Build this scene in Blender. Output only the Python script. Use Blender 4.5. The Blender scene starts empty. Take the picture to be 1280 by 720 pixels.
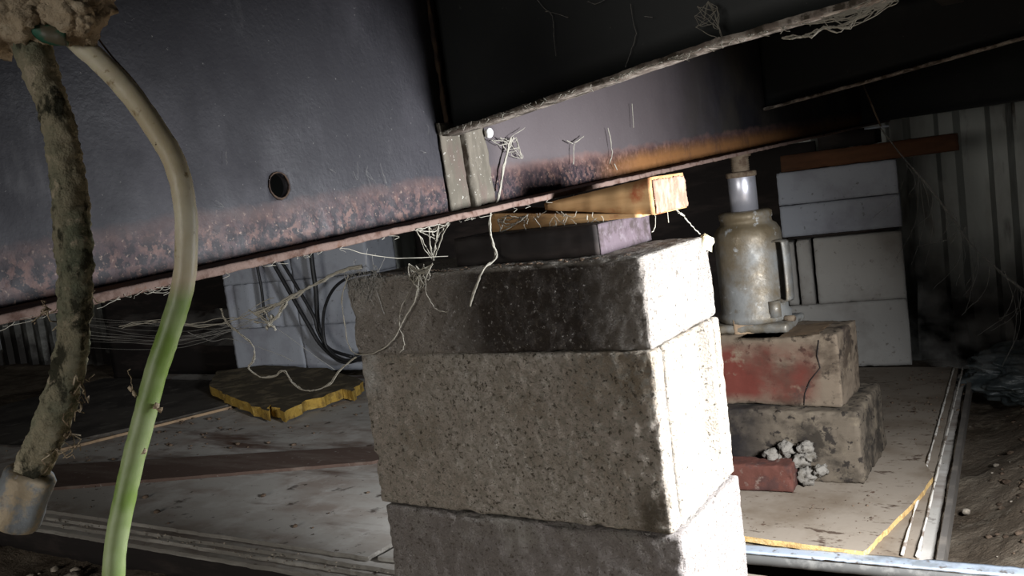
import bpy, bmesh, math, random
from mathutils import Vector, Matrix, noise
random.seed(7)
C = bpy.context.scene.collection
sc = bpy.context.scene

# ------------------------------------------------------------------ camera
FPX, PITCH, ROLL, YAW = 1120.0, math.radians(6.2), math.radians(7.5), math.radians(33.1)
CAM = Vector((0.5737, -0.9119, 0.64))
NX = Vector((math.cos(YAW), -math.sin(YAW), 0))     # world X axis seen from the levelled camera frame
UY = Vector((math.sin(YAW), math.cos(YAW), 0))
def to_w(v): return Vector((v.dot(NX), v.dot(UY), v.z))
_f = Vector((0, math.cos(PITCH), -math.sin(PITCH)))
_r0 = Vector((1, 0, 0)); _u0 = Vector((0, math.sin(PITCH), math.cos(PITCH)))
_r = _r0 * math.cos(ROLL) - _u0 * math.sin(ROLL)
_u = _u0 * math.cos(ROLL) + _r0 * math.sin(ROLL)
FW, RW, UW = to_w(_f), to_w(_r), to_w(_u)
cd = bpy.data.cameras.new('camera'); cam = bpy.data.objects.new('camera', cd); C.objects.link(cam)
cd.sensor_width = 36; cd.lens = FPX / 1280 * 36; cd.clip_start = 0.02; cd.clip_end = 60
cam.matrix_world = Matrix(((RW.x, UW.x, -FW.x, CAM.x), (RW.y, UW.y, -FW.y, CAM.y), (RW.z, UW.z, -FW.z, CAM.z), (0, 0, 0, 1)))
sc.camera = cam

# ------------------------------------------------------------------ light
w = bpy.data.worlds.new('world'); sc.world = w; w.use_nodes = True
w.node_tree.nodes['Background'].inputs[0].default_value = (0.92, 0.95, 1.0, 1)
w.node_tree.nodes['Background'].inputs[1].default_value = 0.06
def area(name, loc, aim, size, power, col, spread=180):
    l = bpy.data.lights.new(name, 'AREA'); l.shape = 'RECTANGLE'; l.size, l.size_y = size; l.energy = power; l.color = col
    l.spread = math.radians(spread)
    o = bpy.data.objects.new(name, l); C.objects.link(o); o.location = loc
    o.rotation_euler = (Vector(aim) - Vector(loc)).to_track_quat('-Z', 'Y').to_euler(); return o
area('skirting_opening_daylight', (0.80, -0.05, 0.54), (0.2, 0.02, 0.08), (0.16, 0.20), 37.0, (0.93, 0.96, 1.0), 130)
area('open_side_daylight', (-0.5, -3.4, 0.85), (-0.3, 1.0, 0.3), (1.8, 0.7), 54.0, (1.0, 0.97, 0.92))
sc.view_settings.view_transform = 'Standard'; sc.view_settings.look = 'None'
sc.view_settings.exposure = 0.0; sc.view_settings.gamma = 1.0; sc.view_settings.use_curve_mapping = False

# ------------------------------------------------------------------ placing helpers (a ray of the photograph meets a real plane)
def ray(x, y): return FW + RW * ((x - 640) / FPX) - UW * ((y - 360) / FPX)
def onX(x, y, X): k = ray(x, y); return CAM + k * ((X - CAM.x) / k.x)
def onY(x, y, Y): k = ray(x, y); return CAM + k * ((Y - CAM.y) / k.y)
def onZ(x, y, Z): k = ray(x, y); return CAM + k * ((Z - CAM.z) / k.z)
def atD(x, y, d): return CAM + ray(x, y) * d

# ------------------------------------------------------------------ object helpers
def tag(o, label=None, cat=None, group=None, kind=None):
    if label: o['label'] = label
    if cat: o['category'] = cat
    if group: o['group'] = group
    if kind: o['kind'] = kind
    return o
def empty(name, loc=(0, 0, 0), rot=(0, 0, 0)):
    o = bpy.data.objects.new(name, None); C.objects.link(o); o.location = loc; o.rotation_euler = rot; o.empty_display_size = .05; return o
def obj(name, bm, m, parent=None, loc=None, rot=None, smooth=True):
    me = bpy.data.meshes.new(name)
    bmesh.ops.recalc_face_normals(bm, faces=bm.faces)
    bm.to_mesh(me); bm.free()
    if smooth: me.polygons.foreach_set('use_smooth', [True] * len(me.polygons))
    if m: me.materials.append(m)
    o = bpy.data.objects.new(name, me); C.objects.link(o)
    if parent: o.parent = parent
    if loc is not None: o.location = loc
    if rot is not None: o.rotation_euler = rot
    return o
def nz(p, s, seed=0): return noise.noise(Vector((p[0] * s + seed * 7.3, p[1] * s - seed * 3.1, p[2] * s + seed * 1.7)))
def fbm(p, s, seed=0): return nz(p, s, seed) + .5 * nz(p, 2.1 * s, seed + 1) + .25 * nz(p, 4.3 * s, seed + 2)

def lattice(dim, n):
    """box surface as a grid, centred"""
    bm = bmesh.new(); V = {}
    def v(i, j, k):
        if (i, j, k) not in V:
            V[(i, j, k)] = bm.verts.new((dim[0] * (i / n[0] - .5), dim[1] * (j / n[1] - .5), dim[2] * (k / n[2] - .5)))
        return V[(i, j, k)]
    for j in range(n[1]):
        for k in range(n[2]):
            for i in (0, n[0]): bm.faces.new([v(i, j, k), v(i, j + 1, k), v(i, j + 1, k + 1), v(i, j, k + 1)])
    for i in range(n[0]):
        for k in range(n[2]):
            for j in (0, n[1]): bm.faces.new([v(i, j, k), v(i + 1, j, k), v(i + 1, j, k + 1), v(i, j, k + 1)])
    for i in range(n[0]):
        for j in range(n[1]):
            for k in (0, n[2]): bm.faces.new([v(i, j, k), v(i + 1, j, k), v(i + 1, j + 1, k), v(i, j + 1, k)])
    return bm
def rough_box(dim, step=.004, edge=.003, amp=.0008, chip=.006, seed=0, extra=None, nscale=60, warp=.0):
    n = [max(1, min(160, round(d / step))) for d in dim]
    bm = lattice(dim, n)
    h = [d / 2 for d in dim]
    for vv in bm.verts:
        p = vv.co.copy(); q = p.copy()
        near = [h[a] - abs(p[a]) for a in range(3)]
        on = [near[a] < 1e-6 for a in range(3)]
        c = max(0, fbm(p, 28, seed) - .25) * chip * 2.2 + edge * (.6 + .5 * nz(p, 90, seed))
        for a in range(3):
            s = 1 if p[a] > 0 else -1
            if on[a]:
                d = amp * (fbm(p, nscale, seed + 5)) + amp * .8 * nz(p, 190, seed + 3)
                others = min(near[b] for b in range(3) if b != a)
                if others < c: d -= (c - others) ** 1.0 * .5
                q[a] += s * d
        if warp:
            q += Vector((fbm(p, 5, seed), fbm(p, 5, seed + 9), fbm(p, 5, seed + 4))) * warp
        if extra: q = extra(p, q)
        vv.co = q
    return bm
def box(bm, lo, hi):
    r = bmesh.ops.create_cube(bm, size=1)
    for v in r['verts']:
        v.co = Vector([(lo[a] + hi[a]) / 2 + v.co[a] * (hi[a] - lo[a]) for a in range(3)])
    return r['verts']
def smooth_path(pts, per=6):
    P = [Vector(p) for p in pts]
    if len(P) < 3: return P
    out = []
    for i in range(len(P) - 1):
        a, b, c, d = P[max(0, i - 1)], P[i], P[i + 1], P[min(len(P) - 1, i + 2)]
        for k in range(per):
            t = k / per
            out.append(.5 * ((2 * b) + (c - a) * t + (2 * a - 5 * b + 4 * c - d) * t * t + (3 * b - a - 3 * c + d) * t ** 3))
    out.append(P[-1]); return out
def tube(bm, pts, r, sides=8, cap=True, rough=0.0, seed=0, taper=None):
    rings = []; n = len(pts); up = Vector((.31, .2, .93)).normalized()
    prev = None
    for i, p in enumerate(pts):
        t = (pts[min(n - 1, i + 1)] - pts[max(0, i - 1)])
        if t.length < 1e-9: t = Vector((0, 0, 1))
        t.normalize()
        if prev is None: a = t.cross(up).normalized()
        else:
            a = prev - t * prev.dot(t)
            a = a.normalized() if a.length > 1e-6 else t.cross(up).normalized()
        prev = a; b = t.cross(a)
        rr = r(i / max(1, n - 1)) if callable(r) else r
        ring = []
        for k in range(sides):
            th = 2 * math.pi * k / sides
            d = a * math.cos(th) + b * math.sin(th)
            q = p + d * rr
            if rough: q += d * rough * (fbm(q, 130, seed) + .9 * nz(q, 420, seed + 4))
            ring.append(bm.verts.new(q))
        rings.append(ring)
    for i in range(n - 1):
        for k in range(sides):
            bm.faces.new([rings[i][k], rings[i][(k + 1) % sides], rings[i + 1][(k + 1) % sides], rings[i + 1][k]])
    if cap and sides > 2:
        bm.faces.new(rings[0][::-1]); bm.faces.new(rings[-1])
def lathe(bm, prof, sides=48, c=(0, 0, 0)):
    rings = []
    for r, z in prof:
        rings.append([bm.verts.new((c[0] + r * math.cos(2 * math.pi * k / sides), c[1] + r * math.sin(2 * math.pi * k / sides), c[2] + z)) for k in range(sides)])
    for i in range(len(rings) - 1):
        for k in range(sides):
            bm.faces.new([rings[i][k], rings[i][(k + 1) % sides], rings[i + 1][(k + 1) % sides], rings[i + 1][k]])
    bm.faces.new(rings[0][::-1]); bm.faces.new(rings[-1])
def prism(bm, poly, z0, z1):
    a = [bm.verts.new((p[0], p[1], z0)) for p in poly]; b = [bm.verts.new((p[0], p[1], z1)) for p in poly]
    bm.faces.new(a[::-1]); bm.faces.new(b)
    for i in range(len(poly)):
        j = (i + 1) % len(poly); bm.faces.new([a[i], a[j], b[j], b[i]])
def lump(bm, c, r, seed, squash=1.0, sub=2, rough=.45, fr=1.0):
    g = bmesh.ops.create_icosphere(bm, subdivisions=sub, radius=1)
    c = Vector(c)
    for v in g['verts']:
        d = v.co.copy()
        k = 1 + rough * fbm(d, 1.3 * fr, seed)
        v.co = c + Vector((d.x * r * k, d.y * r * k, d.z * r * k * squash))

# ------------------------------------------------------------------ materials
def mat(name, base, layers=(), rough=.85, metal=0.0, bump=(), spec=.35, rvar=None):
    """layers: (colour, scale, lo, hi[, stretch[, zone]]) painted over base by noise; zone = (axis, a, b, wobble) limits it to an object-space band"""
    m = bpy.data.materials.new(name); m.use_nodes = True; nt = m.node_tree; N = nt.nodes; L = nt.links
    b = N['Principled BSDF']; b.inputs['Roughness'].default_value = rough; b.inputs['Metallic'].default_value = metal
    b.inputs['Specular IOR Level'].default_value = spec
    tc = N.new('ShaderNodeTexCoord'); oi = N.new('ShaderNodeObjectInfo')
    add = N.new('ShaderNodeVectorMath'); add.operation = 'ADD'
    L.new(tc.outputs['Object'], add.inputs[0])
    sc_ = N.new('ShaderNodeVectorMath'); sc_.operation = 'SCALE'; sc_.inputs['Scale'].default_value = 3.7
    cx = N.new('ShaderNodeCombineXYZ')
    for k in range(3): L.new(oi.outputs['Random'], cx.inputs[k])
    L.new(cx.outputs[0], sc_.inputs[0]); L.new(sc_.outputs[0], add.inputs[1])
    co = add.outputs[0]
    def noise_fac(scale, lo, hi, stretch=(1, 1, 1), det=6, off=0.0):
        mp = N.new('ShaderNodeMapping'); mp.inputs['Scale'].default_value = stretch; mp.inputs['Location'].default_value = (off, off * .7, -off)
        L.new(co, mp.inputs[0]); n = N.new('ShaderNodeTexNoise'); n.inputs['Scale'].default_value = scale; n.inputs['Detail'].default_value = det
        n.inputs['Roughness'].default_value = .62
        L.new(mp.outputs[0], n.inputs['Vector']); r = N.new('ShaderNodeMapRange'); r.inputs[1].default_value = lo; r.inputs[2].default_value = hi
        L.new(n.outputs['Fac'], r.inputs[0]); return r.outputs[0]
    rgb = N.new('ShaderNodeRGB'); rgb.outputs[0].default_value = (*base, 1); cur = rgb.outputs[0]
    for i, ly in enumerate(layers):
        colr, s, lo, hi = ly[:4]; st = ly[4] if len(ly) > 4 and ly[4] else (1, 1, 1)
        f = noise_fac(s, lo, hi, st, off=i * 3.3)
        zones = ly[5] if len(ly) > 5 else None
        if zones:
            if not isinstance(zones[0], tuple): zones = (zones,)
            for (axis, a, bb, wob) in zones:
                sx = N.new('ShaderNodeSeparateXYZ'); L.new(tc.outputs['Object'], sx.inputs[0])
                nn = noise_fac(22, 0, 1, off=9.1 + i)
                ma = N.new('ShaderNodeMath'); ma.operation = 'MULTIPLY_ADD'; ma.inputs[1].default_value = wob; L.new(nn, ma.inputs[0]); L.new(sx.outputs[axis], ma.inputs[2])
                r = N.new('ShaderNodeMapRange'); r.inputs[1].default_value = a; r.inputs[2].default_value = bb; r.clamp = True
                L.new(ma.outputs[0], r.inputs[0])
                mu = N.new('ShaderNodeMath'); mu.operation = 'MULTIPLY'; L.new(f, mu.inputs[0]); L.new(r.outputs[0], mu.inputs[1]); f = mu.outputs[0]
        mx = N.new('ShaderNodeMix'); mx.data_type = 'RGBA'; L.new(f, mx.inputs[0]); L.new(cur, mx.inputs[6]); mx.inputs[7].default_value = (*colr, 1)
        cur = mx.outputs[2]
    L.new(cur, b.inputs['Base Color'])
    last = None
    for (s, strength, dist, st, lo, hi) in [(tuple(x) + (None,) * 6)[:6] for x in bump]:
        f = noise_fac(s, lo if lo is not None else 0, hi if hi is not None else 1, st or (1, 1, 1), det=8)
        bp = N.new('ShaderNodeBump'); bp.inputs['Strength'].default_value = strength; bp.inputs['Distance'].default_value = dist
        L.new(f, bp.inputs['Height'])
        if last: L.new(last, bp.inputs['Normal'])
        last = bp.outputs[0]
    if last: L.new(last, b.inputs['Normal'])
    if rvar:
        f = noise_fac(rvar[0], rvar[1], rvar[2]); r = N.new('ShaderNodeMapRange'); r.inputs[3].default_value = rvar[3]; r.inputs[4].default_value = rvar[4]
        L.new(f, r.inputs[0]); L.new(r.outputs[0], b.inputs['Roughness'])
    return m

CONC_B = ((340, 1.0, .0045, None, .35, .65), (110, .6, .006), (900, .5, .002))
M = {}
M['concrete'] = mat('grey concrete', (.385, .335, .285), [((.45, .41, .36), 9, .48, .66), ((.25, .21, .16), 14, .52, .72), ((.25, .2, .14), 5, .5, .7, None, (0, -.16, .02, .03)), ((.30, .27, .225), 130, .5, .56), ((.10, .085, .065), 210, .57, .64), ((.46, .43, .39), 260, .62, .72), ((.48, .46, .43), 26, .40, .58, None, ((0, -.150, -.175, .02), (2, .03, .06, .02))), ((.12, .10, .075), 30, .35, .5, None, ((0, .150, .175, .01), (2, -.03, -.06, .02), (1, -.088, -.094, .0))), ((.05, .042, .034), 60, .25, .5, None, ((0, .15, .17, .0), (1, -.0735, -.0708, .0), (1, -.0655, -.0682, .0), (2, -.09, -.06, .02))), ((.05, .042, .034), 60, .25, .5, None, ((0, .15, .17, .0), (1, .076, .078, .0), (1, .083, .081, .0), (2, -.07, -.04, .02))), ((.11, .09, .065), 30, .3, .55, None, ((0, .15, .17, .0), (1, .030, .046, .0), (1, .056, .054, .0), (2, -.08, -.03, .02)))], .95, 0, CONC_B, .2)  # last layers paint groove shadows on the end face as dark lines
M['concrete_cap'] = mat('dark patched concrete', (.27, .24, .21), [((.38, .355, .325), 10, .48, .62), ((.045, .036, .03), 4, .2, .4, None, ((0, -.06, .02, .04), (0, .205, .13, .02), (1, -.04, -.09, .0))), ((.10, .085, .07), 210, .57, .66), ((.40, .38, .36), 230, .61, .69), ((.36, .33, .29), 20, .25, .5, None, (2, .043, .0465, .0))], .95, 0, CONC_B, .2)  # dark patch across the middle of the front face
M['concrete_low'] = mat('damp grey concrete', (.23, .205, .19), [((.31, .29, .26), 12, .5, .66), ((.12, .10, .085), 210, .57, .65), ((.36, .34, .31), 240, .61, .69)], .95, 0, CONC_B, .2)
M['far_block'] = mat('pale concrete', (.34, .325, .30), [((.24, .22, .2), 6, .5, .7), ((.17, .15, .13), 60, .62, .72)], .95, 0, ((200, .4, .002),), .2)
M['far_block_blue'] = mat('bluish pale concrete', (.31, .325, .36), [((.22, .22, .25), 6, .5, .7), ((.13, .13, .13), 60, .62, .72)], .95, 0, ((200, .4, .002),), .2)
RUST = (.145, .085, .082); RUSTD = (.045, .03, .04)
LOWZ = (2, .060, .042, .024)
M['web'] = mat('blue black painted steel', (.0125, .0115, .015), [((.028, .026, .031), 9, .48, .66, (1, 1, .6)), ((.055, .053, .056), 16, .62, .78, (1, 1, .35)), ((.075, .062, .064), 3, .0, .35, None, ((1, -.08, -.02, .0), (1, .85, .5, .1))), ((.035, .03, .025), 5, .4, .6, None, ((1, .55, .8, .1),)), ((.20, .105, .085), 24, .25, .45, None, (LOWZ, (1, -.06, .1, .03))), 
    ((.085, .046, .038), 30, .2, .45, None, LOWZ), ((.038, .022, .024), 60, .40, .54, None, LOWZ), ((.010, .007, .010), 120, .46, .53, None, (2, .055, .035, .02)), ((.17, .12, .095), 260, .60, .68, None, LOWZ), ((.19, .085, .03), 12, .2, .45, None, ((2, .048, .03, .014), (1, .22, .38, .03))),
    ((.12, .115, .11), 260, .68, .73)], .6, .1, ((60, .25, .002), (240, .3, .0012)), .35, (9, .3, .7, .5, .75))
M['flange'] = mat('rusted steel flange', (.06, .03, .02), [((.03, .015, .012), 40, .45, .6), ((.12, .05, .02), 18, .55, .7), ((.135, .092, .076), 90, .3, .5, None, (0, .0475, .0495, .0012))], .9, .1, ((160, .6, .002),), .25)
M['hole_rim'] = mat('brown rust rim', (.05, .03, .018), [((.02, .012, .01), 80, .45, .6)], .9)
M['outrigger'] = mat('black painted steel', (.010, .0115, .0115), [((.02, .022, .02), 6, .5, .75), ((.08, .08, .075), 120, .68, .75)], .6, .1, ((80, .2, .001),), .35)
M['outrigger_edge'] = mat('dusty rusted steel edge', (.15, .12, .10), [((.32, .28, .24), 70, .45, .6), ((.05, .04, .03), 50, .5, .6)], .95, 0, ((200, .6, .002),), .2)
M['stiffener'] = mat('mud crusted weld plate', (.075, .066, .052), [((.115, .10, .08), 30, .45, .6, (1, 1, .3)), ((.08, .06, .05), 40, .55, .65, (1, 1, .3)), ((.42, .4, .36), 240, .63, .7)], .95, 0, ((160, .6, .002),), .2)
M['wedge'] = mat('fresh softwood', (.36, .20, .085), [((.46, .28, .13), 30, .4, .6, (.25, 2, 2)), ((.30, .07, .025), 13, .55, .64), ((.22, .14, .08), 60, .6, .7, (.3, 1, 2))], .8, 0, ((140, .3, .001, (.1, 1, 1)),), .25)
M['endgrain'] = mat('pink sawn end grain', (.17, .10, .07), [((.27, .18, .13), 90, .45, .6, (1, 1, .4)), ((.3, .18, .12), 120, .58, .68)], .95, 0, ((260, .8, .002, (1, 1, .4)),), .2)
M['darkwood_shade'] = mat('dark wood and added shade', (.012, .009, .008), [((.03, .022, .019), 20, .5, .65, (.2, 1, 1))], .85, 0, ((90, .4, .001, (.2, 1, 1)),), .3)  # real planks, and the black pieces added in place of shade
M['darkend'] = mat('purplish sawn end', (.06, .045, .052), [((.03, .022, .022), 50, .45, .6), ((.09, .075, .082), 90, .55, .7)], .9, 0, ((200, .6, .001),), .2)
M['timber_red'] = mat('dusty timber with red paint', (.13, .10, .072), [((.05, .036, .025), 13, .47, .60, (.6, 1, 1)), ((.03, .022, .016), 45, .56, .64), ((.095, .024, .017), 8, .22, .50, None, ((0, .21, .17, .03), (2, -.06, -.035, .02), (2, .07, .045, .02))), ((.17, .135, .095), 22, .58, .72), ((.035, .025, .02), 9, .60, .68)], .9, 0, ((60, .4, .003, (.2, 1, 1)), (300, .3, .001)), .2)
M['timber_dark'] = mat('old dirty timber', (.095, .076, .056), [((.03, .024, .018), 12, .44, .56, (.7, 1, 1)), ((.13, .105, .075), 24, .55, .7), ((.012, .01, .01), 7, .3, .5, None, (0, .15, .06, .05)), ((.02, .016, .013), 60, .56, .62)], .92, 0, ((50, .5, .004, (.2, 1, 1)), (300, .3, .001)), .2)
M['brown_timber'] = mat('reddish brown timber', (.10, .045, .022), [((.05, .025, .015), 20, .45, .65, (.15, 1, 1))], .9, 0, ((90, .4, .002, (.15, 1, 1)),), .2)
M['red_brick'] = mat('red brown brick', (.075, .027, .019), [((.05, .022, .018), 30, .5, .62), ((.14, .10, .08), 50, .6, .7)], .9, 0, ((150, .5, .002),), .25)
M['jack'] = mat('grey painted cast iron with grime', (.22, .22, .21), [((.15, .12, .08), 12, .42, .62), ((.13, .105, .07), 34, .58, .72), ((.13, .10, .06), 20, .25, .5, None, (2, .17, .215, .02)), ((.36, .36, .35), 50, .62, .7)], .42, .35, ((70, .35, .003), (260, .25, .001)), .5, (20, .35, .65, .3, .75))
M['chrome'] = mat('polished steel ram', (.62, .62, .68), [((.4, .38, .36), 30, .6, .75)], .36, .75, ((300, .05, .0005),), .5)
M['rusty'] = mat('rusted screw head', (.17, .13, .09), [((.09, .06, .04), 60, .45, .6)], .85, .2, ((200, .7, .002),), .3)
M['sheet'] = mat('dusty grey hardboard', (.34, .32, .29), [((.24, .20, .17), 4, .45, .65, (1, 2, 1)), ((.42, .40, .37), 9, .5, .7), ((.045, .032, .025), 13, .62, .70), ((.06, .045, .035), 45, .65, .71), ((.09, .055, .04), 2.2, .55, .68, (.6, 3, 1))], .93, 0, ((60, .2, .002), (400, .2, .001)), .2)
M['dark_sheet'] = mat('plain dark board', (.07, .062, .053), [((.035, .03, .026), 5, .45, .6), ((.12, .11, .095), 16, .56, .7)], .9, 0, ((60, .3, .003),), .2)  # one darker board colour for the far left floor
M['sheet_edge'] = mat('dark laminated sheet', (.15, .138, .12), [((.24, .225, .2), 50, .5, .65, (.1, 1, 1)), ((.04, .034, .027), 24, .60, .68)], .85, 0, ((200, .5, .002),), .25)
M['tan_board'] = mat('tan dusty board', (.21, .175, .138), [((.14, .108, .078), 6, .46, .64), ((.06, .04, .028), 20, .61, .68, (1, 2, 1)), ((.08, .05, .035), 60, .62, .69)], .93, 0, ((80, .2, .002),), .2)
M['tan_edge'] = mat('yellow sawn board edge', (.48, .32, .13), [((.3, .18, .07), 60, .48, .62), ((.62, .46, .24), 90, .55, .68)], .95, 0, ((260, .7, .002),), .2)
M['brown_board'] = mat('reddish brown plank', (.085, .056, .044), [((.13, .10, .082), 14, .5, .66, (.2, 1, 1)), ((.2, .18, .16), 70, .62, .72)], .9, 0, ((80, .3, .001, (.2, 1, 1)),), .2)
M['lath'] = mat('pale lath', (.30, .21, .13), [((.2, .14, .09), 30, .5, .65)], .9)
M['rail'] = mat('galvanised rail', (.36, .41, .48), [((.22, .24, .26), 12, .5, .62), ((.15, .11, .085), 6, .56, .60, (1, .2, .2)), ((.12, .10, .085), 60, .58, .68)], .5, .35, ((120, .3, .001),), .5)
M['lip'] = mat('grimy rail side', (.07, .068, .064), [((.14, .135, .125), 40, .5, .65)], .7)
M['strip_plastic'] = mat('grey plastic film edge', (.10, .09, .08), [((.16, .14, .12), 14, .5, .65)], .5)
M['pale_edge'] = mat('white plastic edge trim', (.62, .58, .52), [((.2, .16, .13), 30, .52, .6), ((.1, .08, .06), 80, .6, .66)], .6, 0, ((120, .3, .001),), .4)
M['foam'] = mat('old yellow foam board', (.36, .23, .05), [((.14, .09, .03), 20, .5, .65), ((.45, .32, .1), 40, .55, .7)], .95, 0, ((120, .7, .004),), .15)
M['foam_top'] = mat('grimy foam board face', (.08, .065, .042), [((.2, .16, .1), 14, .5, .65)], .95, 0, ((60, .4, .003),), .15)
M['foam_bit'] = mat('pale yellow foam crumb', (.62, .56, .38), [((.4, .33, .2), 70, .5, .65)], .95, 0, ((160, .7, .003),), .15)
M['fluff'] = mat('grey insulation fluff', (.17, .155, .135), [((.08, .07, .055), 40, .5, .65)], 1, 0, ((160, .8, .004),), .1)
M['ground'] = mat('loose dirt', (.17, .135, .10), [((.09, .068, .048), 5, .45, .62), ((.24, .20, .15), 14, .52, .68), ((.25, .215, .17), 70, .62, .7)], 1, 0, ((50, .8, .01), (220, .6, .004)), .1)
M['crumb'] = mat('dirt crumbs', (.12, .085, .06), [((.05, .035, .025), 60, .45, .6)], 1, 0, (), .1)
M['crumb_pale'] = mat('pale rubble', (.36, .31, .25), [((.11, .09, .07), 40, .45, .6)], 1, 0, ((200, .5, .003),), .1)
M['skirting'] = mat('galvanised corrugated sheet', (.58, .59, .55), [((.3, .29, .26), 5, .45, .65, (1, 1, .3)), ((.12, .10, .08), 14, .55, .7, (1, 1, .2)), ((.05, .045, .04), 3, .3, .5, None, (2, .36, .12, .1))], .55, .35, ((40, .2, .001),), .4)
M['ceiling'] = mat('dark underside boards', (.03, .026, .022), [((.02, .017, .015), 8, .45, .6)], .95)
M['cable'] = mat('black rubber cable', (.012, .012, .013), [((.03, .03, .03), 60, .55, .7)], .5, 0, (), .4)
M['cap_grey'] = mat('grey metal hose end', (.16, .17, .175), [((.30, .24, .16), 55, .47, .56), ((.5, .5, .5), 120, .62, .7), ((.12, .1, .08), 80, .6, .7)], .6, .2, ((150, .5, .002),), .4)
M['mud'] = mat('pale dried mud', (.46, .37, .26), [((.26, .19, .12), 60, .5, .62), ((.58, .49, .36), 80, .56, .68)], 1, 0, ((120, .9, .005), (420, .5, .002)), .1)
M['rope'] = mat('mud caked hose skin', (.31, .275, .19), [((.16, .17, .115), 18, .45, .58), ((.05, .048, .033), 85, .53, .60, (1, 1, .45)), ((.42, .36, .26), 110, .58, .66)], 1, 0, ((140, .9, .004), (500, .6, .002)), .1)
M['egg'] = mat('white silk', (.75, .74, .72), [], .8)
M['plastic'] = mat('dark crumpled plastic', (.045, .055, .058), [((.09, .10, .10), 14, .5, .65)], .28, 0, ((40, .5, .01),), .5)
def silk(name, col, alpha):
    m = bpy.data.materials.new(name); m.use_nodes = True; b = m.node_tree.nodes['Principled BSDF']
    b.inputs['Base Color'].default_value = (*col, 1); b.inputs['Roughness'].default_value = .9; b.inputs['Alpha'].default_value = alpha
    b.inputs['Specular IOR Level'].default_value = .1
    return m
M['silk'] = silk('dusty cobweb silk', (.30, .28, .235), .85)
M['silk_faint'] = silk('thin cobweb silk', (.28, .27, .25), .4)
def sheet_silk():
    m = silk('dusty web sheet', (.30, .29, .27), .2); nt = m.node_tree; b = nt.nodes['Principled BSDF']
    tc = nt.nodes.new('ShaderNodeTexCoord'); n = nt.nodes.new('ShaderNodeTexNoise'); n.inputs['Scale'].default_value = 14; n.inputs['Detail'].default_value = 9
    mp = nt.nodes.new('ShaderNodeMapping'); mp.inputs['Scale'].default_value = (1, 1, 1.2)
    r = nt.nodes.new('ShaderNodeMapRange'); r.inputs[1].default_value = .42; r.inputs[2].default_value = .75; r.inputs[3].default_value = .0; r.inputs[4].default_value = .2
    nt.links.new(tc.outputs['Object'], mp.inputs[0]); nt.links.new(mp.outputs[0], n.inputs['Vector']); nt.links.new(n.outputs['Fac'], r.inputs[0]); nt.links.new(r.outputs[0], b.inputs['Alpha'])
    return m
M['web_sheet'] = sheet_silk()
# hose: whitened by dust above, bare green below one height of its own
def hose_mat():
    m = mat('soft translucent hose', (.47, .40, .27), [((.58, .53, .40), 18, .45, .65), ((.24, .165, .08), 90, .62, .7), ((.33, .25, .13), 14, .6, .72), ((.08, .05, .025), 150, .68, .72)], .45, 0, ((200, .25, .001),), .45)
    nt = m.node_tree; N, L = nt.nodes, nt.links; b = N['Principled BSDF']
    src = b.inputs['Base Color'].links[0].from_socket
    geo = N.new('ShaderNodeTexCoord'); sx = N.new('ShaderNodeSeparateXYZ'); L.new(geo.outputs['Object'], sx.inputs[0])
    r = N.new('ShaderNodeMapRange'); r.inputs[1].default_value = HOSE_Z + .006; r.inputs[2].default_value = HOSE_Z - .004; L.new(sx.outputs[2], r.inputs[0])
    n = N.new('ShaderNodeTexNoise'); n.inputs['Scale'].default_value = 45; L.new(geo.outputs['Object'], n.inputs['Vector'])
    g = N.new('ShaderNodeMix'); g.data_type = 'RGBA'; g.inputs[6].default_value = (.155, .235, .05, 1); g.inputs[7].default_value = (.26, .32, .15, 1); 
    rr = N.new('ShaderNodeMapRange'); rr.inputs[1].default_value = .4; rr.inputs[2].default_value = .65; L.new(n.outputs['Fac'], rr.inputs[0]); L.new(rr.outputs[0], g.inputs[0])
    mx = N.new('ShaderNodeMix'); mx.data_type = 'RGBA'; L.new(r.outputs[0], mx.inputs[0]); L.new(src, mx.inputs[6]); L.new(g.outputs[2], mx.inputs[7])
    L.new(mx.outputs[2], b.inputs['Base Color'])
    b.inputs['Subsurface Weight'].default_value = .25; b.inputs['Subsurface Radius'].default_value = (.01, .012, .006); b.inputs['Subsurface Scale'].default_value = .4
    return m

# ================================================================== SETTING
GZ = -.12
def ground_z(x, y):
    t = max(0, min(1, (x - .30) / .25)); t = t * t * (3 - 2 * t)
    p = Vector((x, y, 0))
    return GZ + t * .085 + .016 * fbm(p, 3.2, 2) + .007 * fbm(p, 17, 5) + .003 * nz(p, 60, 3)
bm = bmesh.new()
xs = [-7 + i * .25 for i in range(16)] + [-3 + i * .03 for i in range(110)] + [.3 + i * .014 for i in range(75)] + [1.35 + i * .12 for i in range(24)]
ys = [-3.5 + i * .25 for i in range(10)] + [-1 + i * .022 for i in range(160)] + [2.52 + i * .25 for i in range(6)]
gv = [[bm.verts.new((x, y, ground_z(x, y))) for y in ys] for x in xs]
for i in range(len(xs) - 1):
    for j in range(len(ys) - 1): bm.faces.new([gv[i][j], gv[i + 1][j], gv[i + 1][j + 1], gv[i][j + 1]])
g = obj('ground', bm, M['ground']); tag(g, kind='structure')

bm = bmesh.new(); box(bm, (-7, -1.2, .92), (1.7, 2.6, .945))
ce = obj('ceiling', bm, M['ceiling'], smooth=False); tag(ce, kind='structure')
for i in range(9):
    bm = bmesh.new(); x = -4.6 + i * .62; box(bm, (x, -1.15, .88), (x + .038, 2.4, .92)); obj('joist', bm, M['ceiling'], ce, smooth=False)

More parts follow.
